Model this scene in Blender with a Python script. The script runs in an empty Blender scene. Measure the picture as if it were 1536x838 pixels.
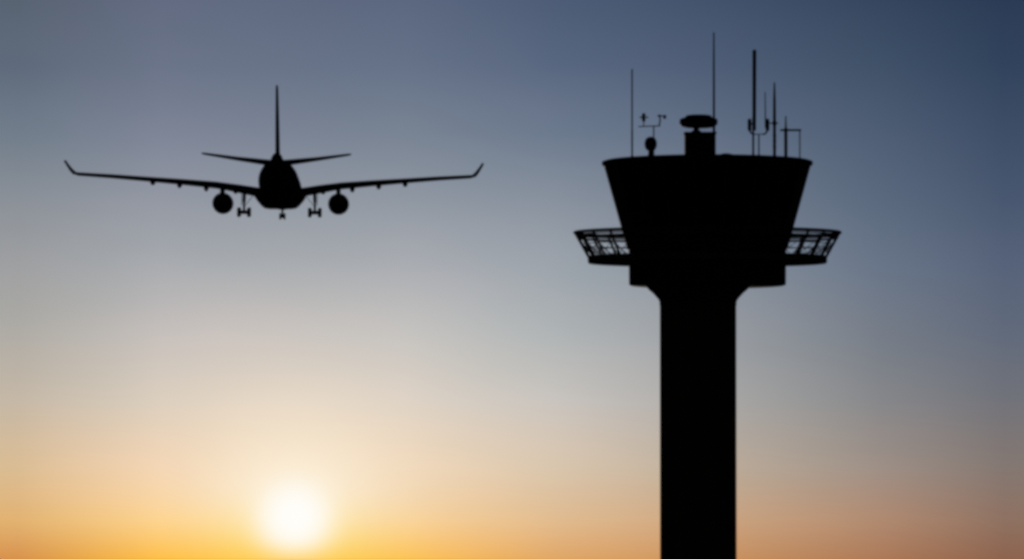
import bpy, bmesh, math, random
from mathutils import Vector, Matrix

random.seed(7)
R = math.radians
scene = bpy.context.scene
COL = scene.collection

# ------------------------------------------------------------------ camera
F_PX = 10000.0            # focal length in pixels of a 1536 px wide frame
EYE = 1.7
PITCH = math.atan((860 - 419) / F_PX)
cam_data = bpy.data.cameras.new('camera')
cam_data.sensor_width = 36.0
cam_data.lens = F_PX / 1536 * 36.0
cam_data.clip_start = 0.5
cam_data.clip_end = 80000
cam = bpy.data.objects.new('camera', cam_data)
COL.objects.link(cam)
cam.location = (0, 0, EYE)
cam.rotation_euler = (R(90) + PITCH, 0, 0)
scene.camera = cam

# ------------------------------------------------------------------ sky
SUN_AZ = math.degrees(math.atan((442 - 768) / F_PX))      # degrees, + is right of the view axis
SUN_EL = math.degrees(PITCH + math.atan((419 - 777) / F_PX))
SUN_DIR = Vector((math.sin(R(SUN_AZ)) * math.cos(R(SUN_EL)),
                  math.cos(R(SUN_AZ)) * math.cos(R(SUN_EL)), math.sin(R(SUN_EL))))


def lin(c):
    out = []
    for v in c:
        v = v / 255.0
        out.append(v / 12.92 if v <= 0.04045 else ((v + 0.055) / 1.055) ** 2.4)
    return out


world = bpy.data.worlds.new('World')
scene.world = world
world.use_nodes = True
nt = world.node_tree
nt.nodes.clear()
N = nt.nodes.new
L = nt.links.new


def math_node(op, a, b=None, c=None):
    n = N('ShaderNodeMath')
    n.operation = op
    for i, v in enumerate((a, b, c)):
        if v is None:
            continue
        if isinstance(v, (int, float)):
            n.inputs[i].default_value = v
        else:
            L(v, n.inputs[i])
    return n.outputs[0]


def map_range(v, a, b, c=0.0, d=1.0, mode='SMOOTHSTEP'):
    n = N('ShaderNodeMapRange')
    n.interpolation_type = mode
    n.clamp = True if hasattr(n, 'clamp') else None
    L(v, n.inputs['Value'])
    n.inputs['From Min'].default_value = a
    n.inputs['From Max'].default_value = b
    n.inputs['To Min'].default_value = c
    n.inputs['To Max'].default_value = d
    return n.outputs['Result']


def mix_rgb(f, a, b, blend='MIX'):
    n = N('ShaderNodeMix')
    n.data_type = 'RGBA'
    n.blend_type = blend
    n.clamp_factor = True
    n.clamp_result = False
    for v, s in ((f, n.inputs[0]), (a, n.inputs[6]), (b, n.inputs[7])):
        if isinstance(v, (int, float)):
            s.default_value = v
        elif isinstance(v, (tuple, list)):
            s.default_value = tuple(v)[:3] + (1.0,)
        else:
            L(v, s)
    return n.outputs[2]


tc = N('ShaderNodeTexCoord')
nrm = N('ShaderNodeVectorMath')
nrm.operation = 'NORMALIZE'
L(tc.outputs['Generated'], nrm.inputs[0])
sep = N('ShaderNodeSeparateXYZ')
L(nrm.outputs[0], sep.inputs[0])
az = math_node('MULTIPLY', math_node('ARCTAN2', sep.outputs[0], sep.outputs[1]), 180 / math.pi)
el = math_node('MULTIPLY', math_node('ARCSINE', sep.outputs[2]), 180 / math.pi)

# evening sky of the site: colour by elevation (rows, degrees), at six compass bearings either side of the sunset
ELEVS = [0.0, 0.13, 0.46, 0.92, 1.49, 2.06, 2.63, 3.21, 3.78, 4.35, 4.93]
BEARINGS = {
    # bearing in degrees : colours from the horizon upward
    -4.23: [(208, 134, 66), (218, 146, 76), (228, 178, 112), (216, 187, 146), (196, 183, 166), (176, 172, 166),
            (157, 159, 161), (138, 144, 152), (113, 125, 139), (95, 107, 124), (88, 99, 114)],
    -3.03: [(250, 174, 54), (253, 187, 64), (250, 206, 132), (237, 207, 172), (215, 203, 189), (194, 189, 187),
            (167, 170, 175), (145, 151, 162), (124, 132, 150), (108, 117, 137), (98, 107, 129)],
    -0.91: [(250, 176, 66), (252, 189, 82), (247, 204, 146), (235, 210, 180), (215, 206, 196), (192, 192, 191),
            (167, 171, 177), (143, 151, 162), (120, 131, 147), (103, 115, 137), (92, 104, 128)],
    0.36: [(216, 154, 90), (224, 166, 102), (225, 186, 142), (214, 196, 172), (197, 194, 189), (176, 180, 182),
           (157, 164, 172), (134, 144, 157), (108, 122, 142), (90, 104, 129), (77, 92, 118)],
    3.16: [(164, 110, 80), (174, 122, 88), (176, 138, 112), (157, 143, 134), (134, 135, 138), (118, 125, 136),
           (106, 118, 137), (92, 106, 127), (79, 94, 117), (65, 82, 105), (53, 70, 94)],
    4.22: [(136, 92, 70), (142, 100, 78), (144, 114, 98), (132, 120, 114), (114, 115, 122), (98, 107, 124),
           (87, 99, 122), (73, 88, 112), (62, 78, 103), (50, 67, 93), (43, 59, 85)],
}
EL0, EL1 = -0.2, 5.2
elev01 = map_range(el, EL0, EL1, mode='LINEAR')
cols = []
for b, colours in BEARINGS.items():
    r = N('ShaderNodeValToRGB')
    r.color_ramp.interpolation = 'B_SPLINE' if False else 'EASE' if False else 'LINEAR'
    els = r.color_ramp.elements
    while len(els) < len(colours):
        els.new(0.5)
    for e, deg, c in zip(els, ELEVS, colours):
        e.position = (deg - EL0) / (EL1 - EL0)
        e.color = lin(c) + [1.0]
    L(elev01, r.inputs[0])
    cols.append((b, r.outputs[0]))
sunset = cols[0][1]
for (b0, _), (b1, c1) in zip(cols, cols[1:]):
    sunset = mix_rgb(map_range(az, b0, b1, mode='LINEAR'), sunset, c1)

# faint uneven haze in the air
noise = N('ShaderNodeTexNoise')
scl = N('ShaderNodeVectorMath')
scl.operation = 'MULTIPLY'
L(nrm.outputs[0], scl.inputs[0])
scl.inputs[1].default_value = (26, 26, 70)
L(scl.outputs[0], noise.inputs['Vector'])
noise.inputs['Scale'].default_value = 1.0
noise.inputs['Detail'].default_value = 2.5
haze_hi = mix_rgb(map_range(noise.outputs['Fac'], 0.3, 0.7, mode='LINEAR'), (0.965, 0.985, 0.985), (1.035, 1.013, 1.015))
sunset = mix_rgb(1.0, sunset, haze_hi, 'MULTIPLY')

# aureole and disc of the low sun
daz = math_node('SUBTRACT', az, SUN_AZ)
dele = math_node('SUBTRACT', el, SUN_EL)


def spread(sx, sy):
    a = math_node('POWER', math_node('DIVIDE', daz, sx), 2.0)
    b = math_node('POWER', math_node('DIVIDE', dele, sy), 2.0)
    return math_node('EXPONENT', math_node('MULTIPLY', math_node('ADD', a, b), -0.5))


thick_air = map_range(el, -0.1, 0.5, 0.25, 1.0)      # the glow is swallowed and yellowed by the thick air near the horizon
low = map_range(el, 0.05, 0.82, 0.0, 1.0)
wide = math_node('MULTIPLY', math_node('MULTIPLY', spread(1.05, 0.95), 0.42), thick_air)
sunset = mix_rgb(wide, sunset, mix_rgb(low, lin((255, 206, 90)), lin((255, 230, 202))))
mid = math_node('MULTIPLY', math_node('MULTIPLY', spread(0.52, 0.54), 0.86), map_range(el, -0.1, 0.4, 0.5, 1.0))
sunset = mix_rgb(mid, sunset, mix_rgb(low, lin((255, 226, 96)), lin((255, 245, 222))))
core = math_node('SUBTRACT', 1.0, math_node('EXPONENT', math_node('MULTIPLY', spread(0.172, 0.162), -2.6)))
core = math_node('MULTIPLY', core, map_range(el, -0.1, 0.30, 0.0, 1.0))
sunset = mix_rgb(core, sunset, (1.0, 1.0, 0.99))

# the rest of the dome is the plain Nishita dusk sky
sky = N('ShaderNodeTexSky')
sky.sky_type = 'NISHITA'
sky.sun_disc = False
sky.sun_elevation = R(SUN_EL)
sky.sun_rotation = R(SUN_AZ)
sky.air_density = 1.0
sky.dust_density = 1.5
dusk = mix_rgb(1.0, sky.outputs[0], (0.1, 0.1, 0.1), 'MULTIPLY')
near_az = map_range(math_node('ABSOLUTE', az), 5.5, 22, 1, 0)
near_el = map_range(el, 5.2, 15, 1, 0)
SKY_STRENGTH = 0.05
inv = N('ShaderNodeVectorMath')
inv.operation = 'SCALE'
L(sunset, inv.inputs[0])
inv.inputs['Scale'].default_value = 1.0 / SKY_STRENGTH
total = mix_rgb(math_node('MULTIPLY', near_az, near_el), dusk, inv.outputs[0])
bg = N('ShaderNodeBackground')
bg.inputs['Strength'].default_value = SKY_STRENGTH
L(total, bg.inputs['Color'])
wo = N('ShaderNodeOutputWorld')
L(bg.outputs[0], wo.inputs['Surface'])

# ------------------------------------------------------------------ sun lamp
sd = bpy.data.lights.new('sun', 'SUN')
sd.energy = 1.0
sd.angle = R(0.53)
sd.color = (1.0, 0.72, 0.42)
sun = bpy.data.objects.new('sun', sd)
COL.objects.link(sun)
sun.location = SUN_DIR * 2000
sun.rotation_euler = SUN_DIR.to_track_quat('Z', 'Y').to_euler()

vs = scene.view_settings
vs.view_transform = 'Standard'
vs.look = 'None'
vs.exposure = 0.0
vs.gamma = 1.0
vs.use_curve_mapping = False
scene.cycles.filter_width = 3.6
scene.cycles.max_bounces = 4


# ------------------------------------------------------------------ materials
def material(name, colour, rough=0.7, var=0.15, scale=2.0, metallic=0.0, spec=0.2, bump=0.0, stretch=(1, 1, 1)):
    m = bpy.data.materials.new(name)
    m.use_nodes = True
    t = m.node_tree
    p = t.nodes['Principled BSDF']
    p.inputs['Roughness'].default_value = rough
    p.inputs['Metallic'].default_value = metallic
    p.inputs['Specular IOR Level'].default_value = spec
    co = t.nodes.new('ShaderNodeTexCoord')
    mp = t.nodes.new('ShaderNodeMapping')
    mp.inputs['Scale'].default_value = stretch
    t.links.new(co.outputs['Object'], mp.inputs[0])
    no = t.nodes.new('ShaderNodeTexNoise')
    no.inputs['Scale'].default_value = scale
    no.inputs['Detail'].default_value = 5
    t.links.new(mp.outputs[0], no.inputs['Vector'])
    rp = t.nodes.new('ShaderNodeValToRGB')
    rp.color_ramp.elements[0].position = 0.3
    rp.color_ramp.elements[1].position = 0.7
    rp.color_ramp.elements[0].color = [c * (1 - var) for c in colour] + [1]
    rp.color_ramp.elements[1].color = [min(1, c * (1 + var)) for c in colour] + [1]
    t.links.new(no.outputs['Fac'], rp.inputs[0])
    t.links.new(rp.outputs[0], p.inputs['Base Color'])
    if bump:
        b = t.nodes.new('ShaderNodeBump')
        b.inputs['Strength'].default_value = bump
        b.inputs['Distance'].default_value = 0.02
        t.links.new(no.outputs['Fac'], b.inputs['Height'])
        t.links.new(b.outputs[0], p.inputs['Normal'])
    return m


M_CONC = material('weathered_concrete', (0.22, 0.21, 0.20), 0.9, 0.2, 0.8, bump=0.3, stretch=(1, 1, 0.25))
M_CLAD = material('dark_cladding', (0.07, 0.075, 0.085), 0.85, 0.15, 1.5, spec=0.03)
M_STEEL = material('galvanised_steel', (0.16, 0.165, 0.175), 0.6, 0.2, 6.0, spec=0.2)
M_GLASS = material('tinted_glass', (0.012, 0.015, 0.018), 0.12, 0.1, 1.0, spec=0.4)
M_ROOF = material('roof_membrane', (0.09, 0.09, 0.095), 0.85, 0.2, 1.2)
M_BLACK = material('black_plastic', (0.03, 0.03, 0.033), 0.6, 0.2, 5.0)
M_SKIN = material('aircraft_paint', (0.16, 0.165, 0.18), 0.9, 0.06, 0.6, spec=0.0)
M_BLUE = material('aircraft_blue_paint', (0.03, 0.05, 0.12), 0.9, 0.06, 0.6, spec=0.0)
M_METAL = material('aircraft_metal', (0.18, 0.18, 0.19), 0.9, 0.15, 2.0, spec=0.0)
M_RUBBER = material('tyre_rubber', (0.02, 0.02, 0.02), 0.85, 0.2, 8.0)
M_GRASS = material('airfield_grass', (0.06, 0.08, 0.03), 0.95, 0.35, 0.05, spec=0.1)


# ------------------------------------------------------------------ mesh helpers
class MB:
    def __init__(self):
        self.bm = bmesh.new()

    def loft(self, rings, close=True, cap=True):
        vs_ = [[self.bm.verts.new(p) for p in ring] for ring in rings]
        n = len(rings[0])
        for a, b in zip(vs_, vs_[1:]):
            for i in range(n if close else n - 1):
                j = (i + 1) % n
                self.bm.faces.new((a[i], a[j], b[j], b[i]))
        if cap:
            self.bm.faces.new(list(reversed(vs_[0])))
            self.bm.faces.new(vs_[-1])
        return self

    def lathe(self, prof, n=48, centre=(0, 0, 0), cap=True, phase=0.0):
        cx, cy, cz = centre
        rings = []
        for r, z in prof:
            rings.append([(cx + r * math.cos(phase + 2 * math.pi * i / n), cy + r * math.sin(phase + 2 * math.pi * i / n), cz + z)
                          for i in range(n)])
        return self.loft(rings, True, cap)

    def tube(self, pts, rad, n=8):
        pts = [Vector(p) for p in pts]
        if isinstance(rad, (int, float)):
            rad = [rad] * len(pts)
        rings = []
        ref = None
        for i, p in enumerate(pts):
            d = (pts[min(i + 1, len(pts) - 1)] - pts[max(i - 1, 0)]).normalized()
            if ref is None:
                ref = Vector((0, 0, 1)) if abs(d.z) < 0.9 else Vector((1, 0, 0))
            u = d.cross(ref).normalized()
            v = d.cross(u).normalized()
            rings.append([p + (u * math.cos(2 * math.pi * k / n) + v * math.sin(2 * math.pi * k / n)) * rad[i] for k in range(n)])
        return self.loft(rings)

    def ring(self, r, z, tube_r, n=64, m=8, centre=(0, 0)):
        rows = []
        for i in range(n):
            a = 2 * math.pi * i / n
            rows.append([self.bm.verts.new((centre[0] + (r + tube_r * math.cos(2 * math.pi * k / m)) * math.cos(a),
                                            centre[1] + (r + tube_r * math.cos(2 * math.pi * k / m)) * math.sin(a),
                                            z + tube_r * math.sin(2 * math.pi * k / m))) for k in range(m)])
        for i in range(n):
            A, B = rows[i], rows[(i + 1) % n]
            for k in range(m):
                self.bm.faces.new((A[k], B[k], B[(k + 1) % m], A[(k + 1) % m]))
        return self

    def box(self, c, s, rot=None, bevel=0.0):
        res = bmesh.ops.create_cube(self.bm, size=1.0)
        vv = res['verts']
        bmesh.ops.scale(self.bm, verts=vv, vec=s)
        if bevel:
            ed = list({e for v in vv for e in v.link_edges})
            rb = bmesh.ops.bevel(self.bm, geom=ed, offset=bevel, segments=2, affect='EDGES', profile=0.5)
            vv = list({v for f in rb['faces'] for v in f.verts} | {v for v in vv if v.is_valid})
        if rot is not None:
            bmesh.ops.rotate(self.bm, verts=vv, cent=(0, 0, 0), matrix=rot)
        bmesh.ops.translate(self.bm, verts=vv, vec=c)
        return self

    def ball(self, c, s, u=20, v=12):
        res = bmesh.ops.create_uvsphere(self.bm, u_segments=u, v_segments=v, radius=1.0)
        bmesh.ops.scale(self.bm, verts=res['verts'], vec=s)
        bmesh.ops.translate(self.bm, verts=res['verts'], vec=c)
        return self

    def build(self, name, mat, parent=None, smooth=True, loc=None):
        bmesh.ops.recalc_face_normals(self.bm, faces=self.bm.faces[:])
        me = bpy.data.meshes.new(name)
        self.bm.to_mesh(me)
        self.bm.free()
        me.materials.append(mat)
        if smooth:
            for p in me.polygons:
                p.use_smooth = True
            try:
                me.set_sharp_from_angle(angle=R(35))
            except Exception:
                pass
        o = bpy.data.objects.new(name, me)
        COL.objects.link(o)
        if parent is not None:
            o.parent = parent
        if loc is not None:
            o.location = loc
        return o


def thing(name, label, cat, loc=(0, 0, 0), group=None):
    o = bpy.data.objects.new(name, None)
    o.empty_display_size = 0.5
    COL.objects.link(o)
    o.location = loc
    o['label'] = label
    o['category'] = cat
    if group:
        o['group'] = group
    return o


def height(py, d):
    """world height seen at picture row py at distance d"""
    return EYE + d * math.tan(PITCH + math.atan((419 - py) / F_PX))


# ------------------------------------------------------------------ ground
g = MB()
rr = [0, 50, 200, 600, 1500, 4000, 12000, 40000]
g.lathe([(max(r, 0.01), 0.0) for r in rr], n=64, cap=False)
ground = g.build('ground', M_GRASS, smooth=False)
ground['kind'] = 'structure'

# ------------------------------------------------------------------ control tower
TD = 450.0                      # distance to the tower axis
S = TD / F_PX                   # metres per pixel of the photograph at that distance
TX = (1061.5 - 768) * S
Z = lambda py: height(py, TD)

tower = thing('control_tower', 'dark airport control tower with flared cab, open balcony ring and tall round shaft', 'control tower', (TX, TD, 0))

SHX = (1047.3 - 1061.5) * S     # the shaft stands off the centre of the cab
rs = 57.3 * S
sh = MB().lathe([(rs, 0), (rs, Z(640)), (rs, Z(456))], n=64, centre=(SHX, 0, 0))
sh.build('shaft', M_CONC, tower)
fl = MB().lathe([(rs + 0.02, Z(458)), (rs + 0.03, Z(452)), (rs + 2.5 * S, Z(448.5)), (rs + 10 * S, Z(440)), (rs + 17.5 * S, Z(433.5)), (rs + 22 * S, Z(427))],
                n=64, centre=(SHX, 0, 0))
fl.build('shaft_collar', M_CONC, tower)
dr = MB().lathe([(115 * S, Z(428)), (117.3 * S, Z(427)), (117.8 * S, Z(425.5)), (118.2 * S, Z(374))], n=64)
dr.build('cab_base', M_CLAD, tower)

# cab: sloping walls of flat facets with tinted panes
NF = 20
r_lo, z_lo, r_hi, z_hi = 119.5 * S, Z(375.5), 155.5 * S, Z(247.5)


def cab_pt(a, t, off=0.0):
    r = r_lo + (r_hi - r_lo) * t + off
    return Vector((r * math.cos(a), r * math.sin(a), z_lo + (z_hi - z_lo) * t))


cab = MB()
prof = [(r_lo - 0.05, z_lo - 0.15), (r_lo, z_lo), (r_hi, z_hi)]
cab.lathe(prof, n=NF, phase=math.pi / NF)
cab_o = cab.build('cab', M_CLAD, tower, smooth=False)
for i in range(NF):
    a0 = math.pi / NF + 2 * math.pi * i / NF
    a1 = a0 + 2 * math.pi / NF
    q = [cab_pt(a0, 0.22), cab_pt(a1, 0.22), cab_pt(a1, 0.95), cab_pt(a0, 0.95)]
    c = sum(q, Vector()) / 4
    out = (q[1] - q[0]).cross(q[3] - q[0]).normalized()
    if out.dot(Vector((c.x, c.y, 0))) < 0:
        out = -out
    inner = [c + (p - c) * 0.955 for p in q]
    w = MB()
    w.loft([[p - out * 0.02 for p in inner], [p + out * 0.012 for p in inner]])
    w.build('window_pane', M_GLASS, cab_o, smooth=False)
    m = MB().tube([cab_pt(a0, 0.02, 0.0), cab_pt(a0, 0.99, 0.0)], 0.07, 6)
    m.build('mullion', M_STEEL, cab_o)

roof = MB().lathe([(150 * S, Z(249.5)), (157.8 * S, Z(248)), (158.6 * S, Z(246)), (158.2 * S, Z(242.6)), (153 * S, Z(241.0)), (146 * S, Z(240.4)), (70 * S, Z(239.2)), (0.02, Z(238.6))], n=72)
roof_o = roof.build('roof', M_ROOF, tower)
ROOF = Z(240.6)
ht = MB().lathe([(13 * S, ROOF), (13 * S, Z(237)), (10 * S, Z(234)), (4 * S, Z(232.6)), (0.02, Z(232.3))], n=32, centre=(27 * S, -40 * S, 0))
ht.build('roof_hatch', M_ROOF, roof_o)
hs = MB()
hs.box((-11.5 * S, -20 * S, (ROOF + Z(203)) / 2 - 0.05), (46 * S, 46 * S, Z(203) - ROOF + 0.1), bevel=0.06)
hs.box((-11.5 * S, -20 * S, Z(201.8)), (49 * S, 49 * S, 2.4 * S), bevel=0.04)
hs.build('equipment_housing', M_CLAD, roof_o)

# balcony ring
NB = 30
bz0, bz1 = Z(395.0), Z(384.0)
bal = MB()
prof_o = [(117 * S, bz0), (178 * S, bz0), (179.5 * S, bz0 + 0.06), (180 * S, bz1), (117 * S, bz1)]
bal.lathe(prof_o, n=72, cap=False)
bal_o = bal.build('balcony', M_CONC, tower)
bal_o.scale = (1, 0.72, 1)          # the walkway is oval, narrower in front of the cab
rt, zt = 199.3 * S, Z(349.0)


def rail_pt(a, t):
    r = 178.5 * S + (rt - 178.5 * S) * t
    return Vector((r * math.cos(a), r * math.sin(a), bz1 - 0.1 + (zt - bz1 + 0.1) * t))


rl = MB().ring(rt, zt, 0.11, n=NB * 3)
rl.build('top_rail', M_STEEL, bal_o)
for t, tr in ((0.90, 0.05), (0.80, 0.08), (0.52, 0.035), (0.28, 0.03)):
    p = rail_pt(0, t)
    MB().ring(p.x, p.z, tr, n=NB * 3, m=6).build('lower_rail', M_STEEL, bal_o)
for i in range(NB):
    a = 2 * math.pi * (i + 0.5) / NB
    p = MB().tube([rail_pt(a, 0), rail_pt(a, 1)], 0.085, 8)
    # knee brace from the floor edge up to the leaning post
    f = Vector((168 * S * math.cos(a), 168 * S * math.sin(a), bz1))
    p.tube([f, rail_pt(a, 0.52)], 0.035, 6)
    p.build('railing_post', M_STEEL, bal_o)
    pt = rail_pt(a, 1.0)
    d = Vector((math.cos(a), math.sin(a), 0))
for i in range(NB):
    a0 = 2 * math.pi * (i + 0.5) / NB
    a1 = a0 + 2 * math.pi / NB
    MB().tube([rail_pt(a0, 0.05), rail_pt(a1, 0.78)], 0.022, 6).build('diagonal_brace', M_STEEL, bal_o)


# ------------------------------------------------------------------ equipment on the tower roof
def on_roof(px, depth):
    """x offset of a picture column for something `depth` metres nearer than the tower axis"""
    d = TD - depth
    return Vector(((px - 768) / F_PX * d, d, ROOF - 0.02)), d


GROUP = 'antennas on the tower roof'


class Kit:
    """collects the pieces of one rooftop thing in picture measures, at one distance"""

    def __init__(self, name, label, cat, px, depth, group=None):
        base, self.d = on_roof(px, depth)
        self.px0 = px
        self.s = self.d / F_PX
        self.o = thing(name, label, cat, base, group)
        self.z0 = base.z

    def p(self, px, py, dy=0.0):
        return Vector(((px - self.px0) * self.s, dy, height(py, self.d) - self.z0))

    def foot(self, px, dy=0.0):
        return Vector(((px - self.px0) * self.s, dy, 0))

    def flange(self, px, r=0.16):
        MB().lathe([(r, 0), (r, 0.05), (r * 0.55, 0.07), (r * 0.5, 0.2)], n=16, centre=self.foot(px)).build('base_flange', M_STEEL, self.o)


def whip(label, px, top, depth, r0, r1, name='whip_antenna'):
    k = Kit(name, label, 'antenna', px, depth, GROUP)
    k.flange(px)
    h = k.p(px, top).z
    MB().tube([(0, 0, 0), (0, 0, h * 0.32)], r0 * 1.15, 10).build('mast', M_STEEL, k.o)
    MB().tube([(0, 0, h * 0.3), (0, 0, h * 0.75), (0, 0, h)], [r0, (r0 + r1) / 2, r1], 10).build('rod', M_BLACK, k.o)
    return k


whip('slender whip antenna at the left rim of the tower roof beside the wind sensor', 948.5, 104, 2.0, 0.055, 0.05)
whip('tallest thin whip antenna rising just right of the radar dish', 1071.5, 49, -2.2, 0.085, 0.05)

# thick collinear aerial
k = Kit('pole_antenna', 'thick blunt pole antenna, stoutest of the masts on the tower roof', 'antenna', 1132, 0.5, GROUP)
k.flange(1130.5, 0.18)
MB().tube([k.foot(1130.5), k.p(1130.5, 176)], 0.075, 10).build('mast', M_STEEL, k.o)
MB().tube([k.p(1132, 196), k.p(1132.5, 78), k.p(1132.5, 75)], [0.13, 0.135, 0.11], 14).build('sleeve', M_BLACK, k.o)
MB().box((k.p(1131, 186) + Vector((0, 0.0, 0))), (0.32, 0.22, 0.1), bevel=0.02).build('clamp', M_STEEL, k.o)

# pair of dipoles on a yoke
k = Kit('dipole_antenna', 'U shaped yoke carrying two short stubby dipoles beside the thick pole antenna', 'antenna', 1139, 3.2, GROUP)
k.flange(1139)
MB().tube([k.foot(1139), k.p(1139, 200.5)], 0.05, 10).build('mast', M_STEEL, k.o)
MB().tube([k.p(1125, 192), k.p(1126.5, 199), k.p(1130, 201.5), k.p(1147, 201.5), k.p(1150.5, 199), k.p(1152, 192)], 0.062, 8).build('yoke', M_STEEL, k.o)
for px in (1125, 1152):
    MB().tube([k.p(px, 197), k.p(px, 195), k.p(px, 180), k.p(px, 178)], [0.06, 0.13, 0.13, 0.05], 12).build('dipole', M_BLACK, k.o)
MB().tube([k.p(1149, 192), k.p(1148.5, 138)], [0.05, 0.03], 8).build('rod', M_STEEL, k.o)

# dark mast with collars and a side arm
k = Kit('mast_antenna', 'dark ringed mast antenna with a small side arm standing between yoke and crossbar frame', 'antenna', 1162.5, 1.5, GROUP)
k.flange(1162.5, 0.18)
MB().tube([k.foot(1162.5), k.p(1162.5, 176)], 0.11, 10).build('mast', M_STEEL, k.o)
MB().tube([k.p(1162.5, 178), k.p(1162.5, 150), k.p(1162.5, 124)], [0.11, 0.095, 0.05], 10).build('rod', M_BLACK, k.o)
MB().ball(k.p(1162.5, 185), (0.15, 0.15, 0.24)).build('junction_box', M_BLACK, k.o)
MB().tube([k.p(1155, 185), k.p(1168.5, 185)], 0.04, 8).build('side_arm', M_STEEL, k.o)
for py in (204, 212, 220):
    c = k.p(1162.5, py)
    MB().tube([c - Vector((0, 0, 0.07)), c + Vector((0, 0, 0.07))], 0.12, 12).build('collar', M_STEEL, k.o)

# crossbar frame
k = Kit('frame_antenna', 'gate shaped antenna frame with a horizontal crossbar near the right roof rim', 'antenna', 1179.5, 0.8, GROUP)
k.flange(1179.5)
k.flange(1200.5, 0.1)
MB().tube([k.foot(1179.5), k.p(1179.5, 192)], 0.12, 10).build('mast', M_STEEL, k.o)
MB().tube([k.p(1179.5, 196), k.p(1179.5, 174)], [0.075, 0.04], 10).build('rod', M_BLACK, k.o)
MB().tube([k.p(1171, 195.3), k.p(1202.5, 195.3)], 0.07, 8).build('crossbar', M_STEEL, k.o)
MB().tube([k.foot(1200.5), k.p(1200.5, 195.3)], 0.042, 8).build('leg', M_STEEL, k.o)

# radar on its housing
k = Kit('radar', 'flat dish shaped surface radar on a short stem above the tower roof housing', 'radar', 1048.5, 0.9)
k.o.location.z = Z(200.8)
k.z0 = Z(200.8)
st = MB().lathe([(9 * k.s, -0.02), (7 * k.s, 0.12), (4.3 * k.s, 0.2), (3.8 * k.s, 0.35), (5 * k.s, k.p(0, 190).z)], n=24, centre=(-3.5 * k.s, 0, 0))
st.build('stem', M_STEEL, k.o)
zz = lambda py: k.p(1048, py).z
MB().lathe([(6 * k.s, zz(192.5)), (17 * k.s, zz(192)), (24 * k.s, zz(190.5)), (28 * k.s, zz(187)), (28.8 * k.s, zz(183.5)),
            (28.2 * k.s, zz(179)), (25 * k.s, zz(177.4)), (20.5 * k.s, zz(176.2)), (18.5 * k.s, zz(173.4)), (14 * k.s, zz(172.6)), (0.02, zz(172.2))], n=48).build('antenna_dish', M_BLACK, k.o)
MB().box((0.08, -28.9 * k.s, zz(183.5)), (0.5, 0.12, 0.18), bevel=0.02).build('feed_box', M_BLACK, k.o)

# round beacon
k = Kit('beacon', 'dark round beacon on a squat stub beneath the wind sensor', 'beacon', 976.5, 2.6)
MB().lathe([(5.5 * k.s, 0), (4.5 * k.s, 0.12), (3.2 * k.s, k.p(0, 224).z)], n=20).build('stub', M_STEEL, k.o)
c = k.p(976.5, 216)
MB().lathe([(5 * k.s, k.p(0, 226).z), (7.4 * k.s, k.p(0, 224).z), (9.2 * k.s, k.p(0, 219).z), (9.4 * k.s, k.p(0, 214).z), (7.6 * k.s, k.p(0, 208.5).z),
            (4.5 * k.s, k.p(0, 206).z), (0.02, k.p(0, 205).z)], n=28).build('lantern', M_BLACK, k.o)

# wind sensor
k = Kit('wind_sensor', 'small wind sensor with cup and vane on thin crossarm above the round beacon', 'wind sensor', 981, 1.2)
k.flange(981, 0.12)
MB().tube([k.foot(981), k.p(981, 188.5)], 0.045, 8).build('mast', M_STEEL, k.o)
MB().tube([k.p(958, 190), k.p(991, 189)], 0.038, 8).build('crossarm', M_STEEL, k.o)
MB().tube([k.p(966, 190), k.p(966, 181)], 0.035, 8).build('cup_stem', M_STEEL, k.o)
cup = MB().lathe([(0.05, k.p(0, 183).z), (0.12, k.p(0, 181).z), (0.13, k.p(0, 172).z), (0.08, k.p(0, 170).z)], n=16, centre=(k.p(966, 0).x, 0, 0))
for a in range(3):
    an = a * 2.094 + 0.4
    q = Vector((k.p(966, 0).x + 0.26 * math.cos(an), 0.26 * math.sin(an), k.p(0, 176).z))
    cup.tube([(k.p(966, 0).x, 0, k.p(0, 176).z), q], 0.02, 6)
    cup.ball(q, (0.07, 0.07, 0.07), 10, 6)
cup.build('cup_wheel', M_BLACK, k.o)
MB().tube([k.p(989, 189.5), k.p(990.5, 182), k.p(990.5, 172)], 0.05, 8).build('vane_stem', M_STEEL, k.o)
v = MB().tube([k.p(986.5, 174), k.p(999.5, 174.5)], 0.04, 8)
v.box(k.p(997.5, 175.5), (0.2, 0.03, 0.26))
v.box(k.p(988.5, 174), (0.16, 0.08, 0.12))
v.build('vane', M_BLACK, k.o)

# ------------------------------------------------------------------ airliner
AD = 962.0
plane = thing('airliner', 'dark twin engined airliner seen from behind with landing gear down, flying above the low sun', 'airplane',
              ((419.3 - 768) / F_PX * AD, AD, height(277.5, AD)))
plane.rotation_euler = (R(1.0), R(0.33), R(0.95))


def ell(y, rx, rz, zc, n=40, p=2.0, flat=None):
    out = []
    for i in range(n):
        a = 2 * math.pi * i / n
        c, s_ = math.cos(a), math.sin(a)
        x = rx * math.copysign(abs(c) ** (2 / p), c)
        z = rz * math.copysign(abs(s_) ** (2 / p), s_)
        out.append((x, y, zc + z))
    return out


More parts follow.
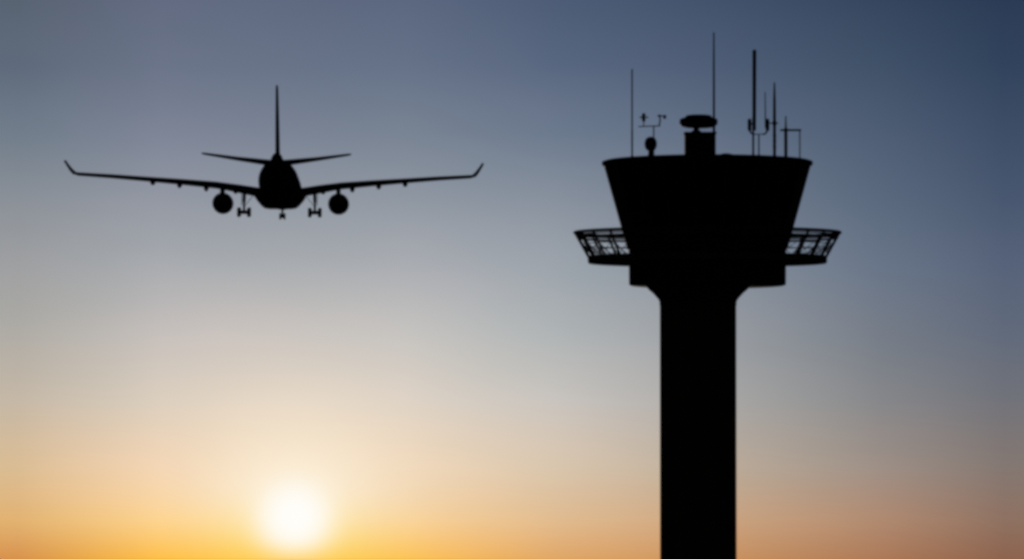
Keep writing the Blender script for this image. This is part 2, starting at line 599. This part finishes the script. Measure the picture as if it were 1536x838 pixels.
fus = MB()
stn = [(-31.0, 0.22, 0.30, 2.0), (-30.2, 0.42, 0.55, 1.95), (-28, 0.9, 1.05, 1.62), (-25, 1.5, 1.65, 1.2), (-21.5, 2.1, 2.2, 0.75), (-18, 2.55, 2.58, 0.37),
       (-14, 2.82, 2.85, 0.12), (-10, 2.9, 2.9, 0), (0, 2.9, 2.9, 0), (12, 2.9, 2.9, 0), (19, 2.88, 2.88, 0), (22.5, 2.65, 2.7, -0.08), (25, 2.2, 2.3, -0.25),
       (27, 1.55, 1.65, -0.5), (28.3, 0.9, 1.0, -0.68), (29, 0.25, 0.3, -0.8)]
fus.loft([ell(*s_) for s_ in stn])
fus_o = fus.build('fuselage', M_SKIN, plane)
bf = MB()
SEC = [(2.3, -0.6), (3.55, -1.25), (3.72, -1.6), (3.35, -2.15), (2.75, -2.85), (2.3, -3.2), (1.7, -3.3)]
SEC = SEC + [(-x, z) for x, z in reversed(SEC)]
bf.loft([[(x * f, y, -1.5 + (z + 1.5) * g_) for x, z in SEC] for y, f, g_ in ((-11.5, .2, .5), (-10, .55, .72), (-7, .9, .95), (-4, 1, 1), (5, 1, 1), (8, .9, .95), (10.5, .5, .7), (11.5, .2, .5))])
bf.build('belly_fairing', M_SKIN, fus_o)


def foil(le, chord, t, twist, n=12):
    """airfoil section, returned as (y, z) pairs round the leading edge point; y runs aft (negative)"""
    pts = []
    for i in range(n + 1):
        x = 0.5 * (1 + math.cos(math.pi * i / n))
        pts.append((x, 1))
    for i in range(1, n):
        x = 0.5 * (1 - math.cos(math.pi * i / n))
        pts.append((x, -1))
    out = []
    for x, sgn in pts:
        yt = 5 * t * (0.2969 * math.sqrt(x) - 0.126 * x - 0.3516 * x * x + 0.2843 * x ** 3 - 0.1036 * x ** 4)
        z = sgn * yt + 0.04 * math.sin(math.pi * x) * 0.6
        yy, zz_ = (0.4 - x) * chord, z * chord
        ca, sa = math.cos(twist), math.sin(twist)
        out.append((le - 0.4 * chord + yy * ca - zz_ * sa, yy * sa + zz_ * ca))
    return out


WING = [(1.6, 8.9, 11.9, -1.42, .110, 2.6), (3.2, 7.8, 11.0, -1.12, .108, 2.6), (6.0, 5.8, 9.4, -0.62, .104, 2.3), (9.3, 3.5, 7.6, -0.20, .118, 2.0), (14, 0.4, 6.1, 0.14, .125, 1.5),
        (19, -2.9, 4.7, 0.44, .13, 1.0), (24, -6.2, 3.5, 0.72, .15, 0.5), (28.8, -9.3, 2.35, 0.92, .19, 0.0), (29.4, -9.9, 2.0, 1.08, .18, 0.0)]


def wing_at(x):
    for a, b in zip(WING, WING[1:]):
        if a[0] <= x <= b[0]:
            f = (x - a[0]) / (b[0] - a[0])
            return [u + (v_ - u) * f for u, v_ in zip(a, b)]


for sgn in (-1, 1):
    OUT = 0.955 if sgn > 0 else 0.996
    w = MB()
    w.loft([[(sgn * x * (OUT if x > 5 else 1), y, zc + z) for y, z in foil(le, ch, t * 1.1, R(tw))] for x, le, ch, zc, t, tw in WING])
    wing = w.build('wing', M_SKIN, plane)
    wl = MB()
    secs = []
    for x, le, ch, zc, cant in ((29.3, -9.9, 2.0, 1.04, 0.55), (29.7, -10.5, 1.75, 1.42, 0.8), (30.15, -11.3, 1.4, 2.05, 0.95), (30.6, -12.1, 1.15, 2.75, 1.0)):
        nx, nz = -math.sin(cant), math.cos(cant)
        secs.append([(sgn * (x * OUT + z * nx * 1.2), y, zc + z * nz * 1.2) for y, z in foil(le, ch, .24, 0)])
    wl.loft(secs)
    wl.build('winglet', M_SKIN, wing)
    # drooped flaps
    for xa, xb in ((3.3, 9.0), (9.7, 20.0)):
        secs = []
        for x in (xa, xb):
            _, le, ch, zc, t, tw = wing_at(x)
            te = le - ch * 0.97
            c = ch * 0.21
            zf = zc - math.sin(R(tw)) * ch * 0.57 - 0.02
            secs.append([(sgn * x, y, zf + z) for y, z in foil(te + c * 0.35, c, .13, R(20))])
        MB().loft(secs).build('flap', M_SKIN, wing)
    for x, depth in ((6.3, 0.62), (10.5, 0.78), (14.3, 0.66), (18.1, 0.56)):
        _, le, ch, zc, t, tw = wing_at(x)
        te = le - ch
        zf = zc - 0.18
        f = MB()
        rows = []
        for y, w_, h in ((te + 3.2, .05, .08), (te + 2.4, .25, .36), (te + 1.2, .34, .6), (te, .36, depth * 1.12), (te - 1.0, .27, depth * .95), (te - 1.9, .05, .12)):
            rows.append(ell(y, w_, h * 0.62, zf - h * 0.42, n=16))
        f.loft([[(sgn * x + px_, py_, pz_) for px_, py_, pz_ in r] for r in rows])
        f.build('flap_fairing', M_SKIN, wing)
    # engine
    ex, ez = sgn * 8.42, -2.42
    e = MB()
    prof = [(1.22, 9.6), (1.36, 9.75), (1.45, 9.5), (1.53, 8.4), (1.52, 6.5), (1.38, 5.0), (1.22, 4.3), (1.12, 4.32), (1.1, 5.0)]
    rings = [[(ex + r * math.cos(2 * math.pi * i / 40), y, ez + r * math.sin(2 * math.pi * i / 40)) for i in range(40)] for r, y in prof]
    e.loft(rings, cap=False)
    eng = e.build('engine', M_SKIN, plane)
    cone = MB()
    prof = [(1.2, 8.9), (1.05, 5.0), (0.82, 4.2), (0.62, 3.4), (0.5, 3.3), (0.32, 2.9), (0.03, 2.1)]
    cone.loft([[(ex + r * math.cos(2 * math.pi * i / 32), y, ez + r * math.sin(2 * math.pi * i / 32)) for i in range(32)] for r, y in prof])
    cone.build('exhaust_cone', M_METAL, eng)
    py_ = MB()
    py_.loft([[(ex - wd, y, z0), (ex + wd, y, z0), (ex + wd, y, z1), (ex - wd, y, z1)] for y, wd, z0, z1 in
              ((9.0, .12, ez + 1.3, ez + 1.7), (7.0, .3, ez + 1.2, ez + 2.05), (4.0, .33, ez + 0.6, ez + 2.4), (1.0, .2, ez + 1.5, ez + 2.15), (-0.5, .06, ez + 1.85, ez + 2.1))])
    py_.build('pylon', M_SKIN, eng)
    # tailplane
    tp = MB()
    tp.loft([[(sgn * x, y, zc + z) for y, z in foil(le, ch, t, R(-1.5))] for x, le, ch, zc, t in
             ((0.3, -20.2, 6.3, 1.98, .13), (1.2, -20.8, 5.9, 2.12, .125), (5.5, -23.6, 4.2, 2.58, .115), (10.0, -26.5, 2.5, 3.15, .11), (10.5, -27.1, 1.7, 3.22, .09))])
    tp.build('tailplane', M_SKIN, plane)
    # main gear
    gx, gy = sgn * 5.1, -2.2
    gear = MB()
    gear.tube([(gx - sgn * .05, gy, -1.0), (gx, gy, -2.6)], 0.24, 12)
    gear.tube([(gx, gy, -2.5), (gx, gy, -4.05)], 0.17, 12)
    gear.tube([(gx, gy + 0.1, -3.3), (gx - sgn * 1.3, gy + 0.3, -1.6)], 0.045, 8)
    gear.tube([(gx, gy + 1.0, -3.95), (gx, gy - 1.0, -4.1)], 0.16, 10)
    for dy, dz in ((0.95, -3.98), (-0.95, -4.1)):
        gear.tube([(gx - 0.7, gy + dy, dz), (gx + 0.7, gy + dy, dz)], 0.27, 10)
    g_o = gear.build('main_landing_gear', M_METAL, plane)
    for dy, dz in ((0.95, -3.98), (-0.95, -4.1)):
        for dx in (-0.72, 0.72):
            wh = MB()
            prof = [(0.2, -0.22), (0.42, -0.26), (0.58, -0.26), (0.65, -0.18), (0.68, 0), (0.65, 0.18), (0.58, 0.26), (0.42, 0.26), (0.2, 0.22)]
            wh.loft([[(gx + dx + o_, gy + dy + r * math.cos(2 * math.pi * i / 24), dz + r * math.sin(2 * math.pi * i / 24)) for i in range(24)] for r, o_ in prof])
            wh.build('wheel', M_RUBBER, g_o)
    MB().box((gx + sgn * 0.34, gy + 0.2, -2.2), (0.07, 1.5, 1.7), rot=Matrix.Rotation(0, 3, 'Z'), bevel=0.02).build('gear_door', M_SKIN, g_o)

# fin
fin = MB()
secs = []
for z, le, ch, t in ((1.6, -17.0, 12.0, .06), (2.9, -18.6, 10.2, .065), (4.0, -20.2, 8.9, .07), (8.0, -23.7, 6.2, .085), (12.3, -27.4, 3.6, .10), (12.75, -28.0, 2.9, .09)):
    secs.append([(z_, y, z) for y, z_ in [(yy, 0.0 + zz_) for yy, zz_ in foil(le, ch, t, 0)]])
for s_ in secs:
    m_ = sum(p[0] for p in s_) / len(s_)
    s_[:] = [(p[0] - m_, p[1], p[2]) for p in s_]
fin.loft(secs)
fin_o = fin.build('tail_fin', M_BLUE, plane)
df = MB()
df.loft([ell(y, w_, h, zc, n=20) for y, w_, h, zc in ((-13, .1, .1, 2.75), (-17, .5, .6, 2.6), (-20, .85, 1.2, 2.4), (-24, .9, 1.4, 2.2), (-28, .55, .9, 2.3), (-30, .2, .4, 2.2))])
df.build('fin_fillet', M_SKIN, fin_o)
# nose gear
ng = MB()
ng.tube([(0, 21.5, -2.3), (0, 21.5, -3.95)], 0.15, 12)
ng.tube([(0, 21.6, -3.2), (0, 23.3, -2.4)], 0.08, 8)
ng.tube([(-0.4, 21.5, -3.75), (0.4, 21.5, -3.75)], 0.3, 10)
ng_o = ng.build('nose_landing_gear', M_METAL, plane)
for dx in (-0.32, 0.32):
    wh = MB()
    prof = [(0.15, -0.13), (0.36, -0.15), (0.47, -0.1), (0.5, 0), (0.47, 0.1), (0.36, 0.15), (0.15, 0.13)]
    wh.loft([[(dx + o_, 21.5 + r * math.cos(2 * math.pi * i / 24), -3.75 + r * math.sin(2 * math.pi * i / 24)) for i in range(24)] for r, o_ in prof])
    wh.build('wheel', M_RUBBER, ng_o)
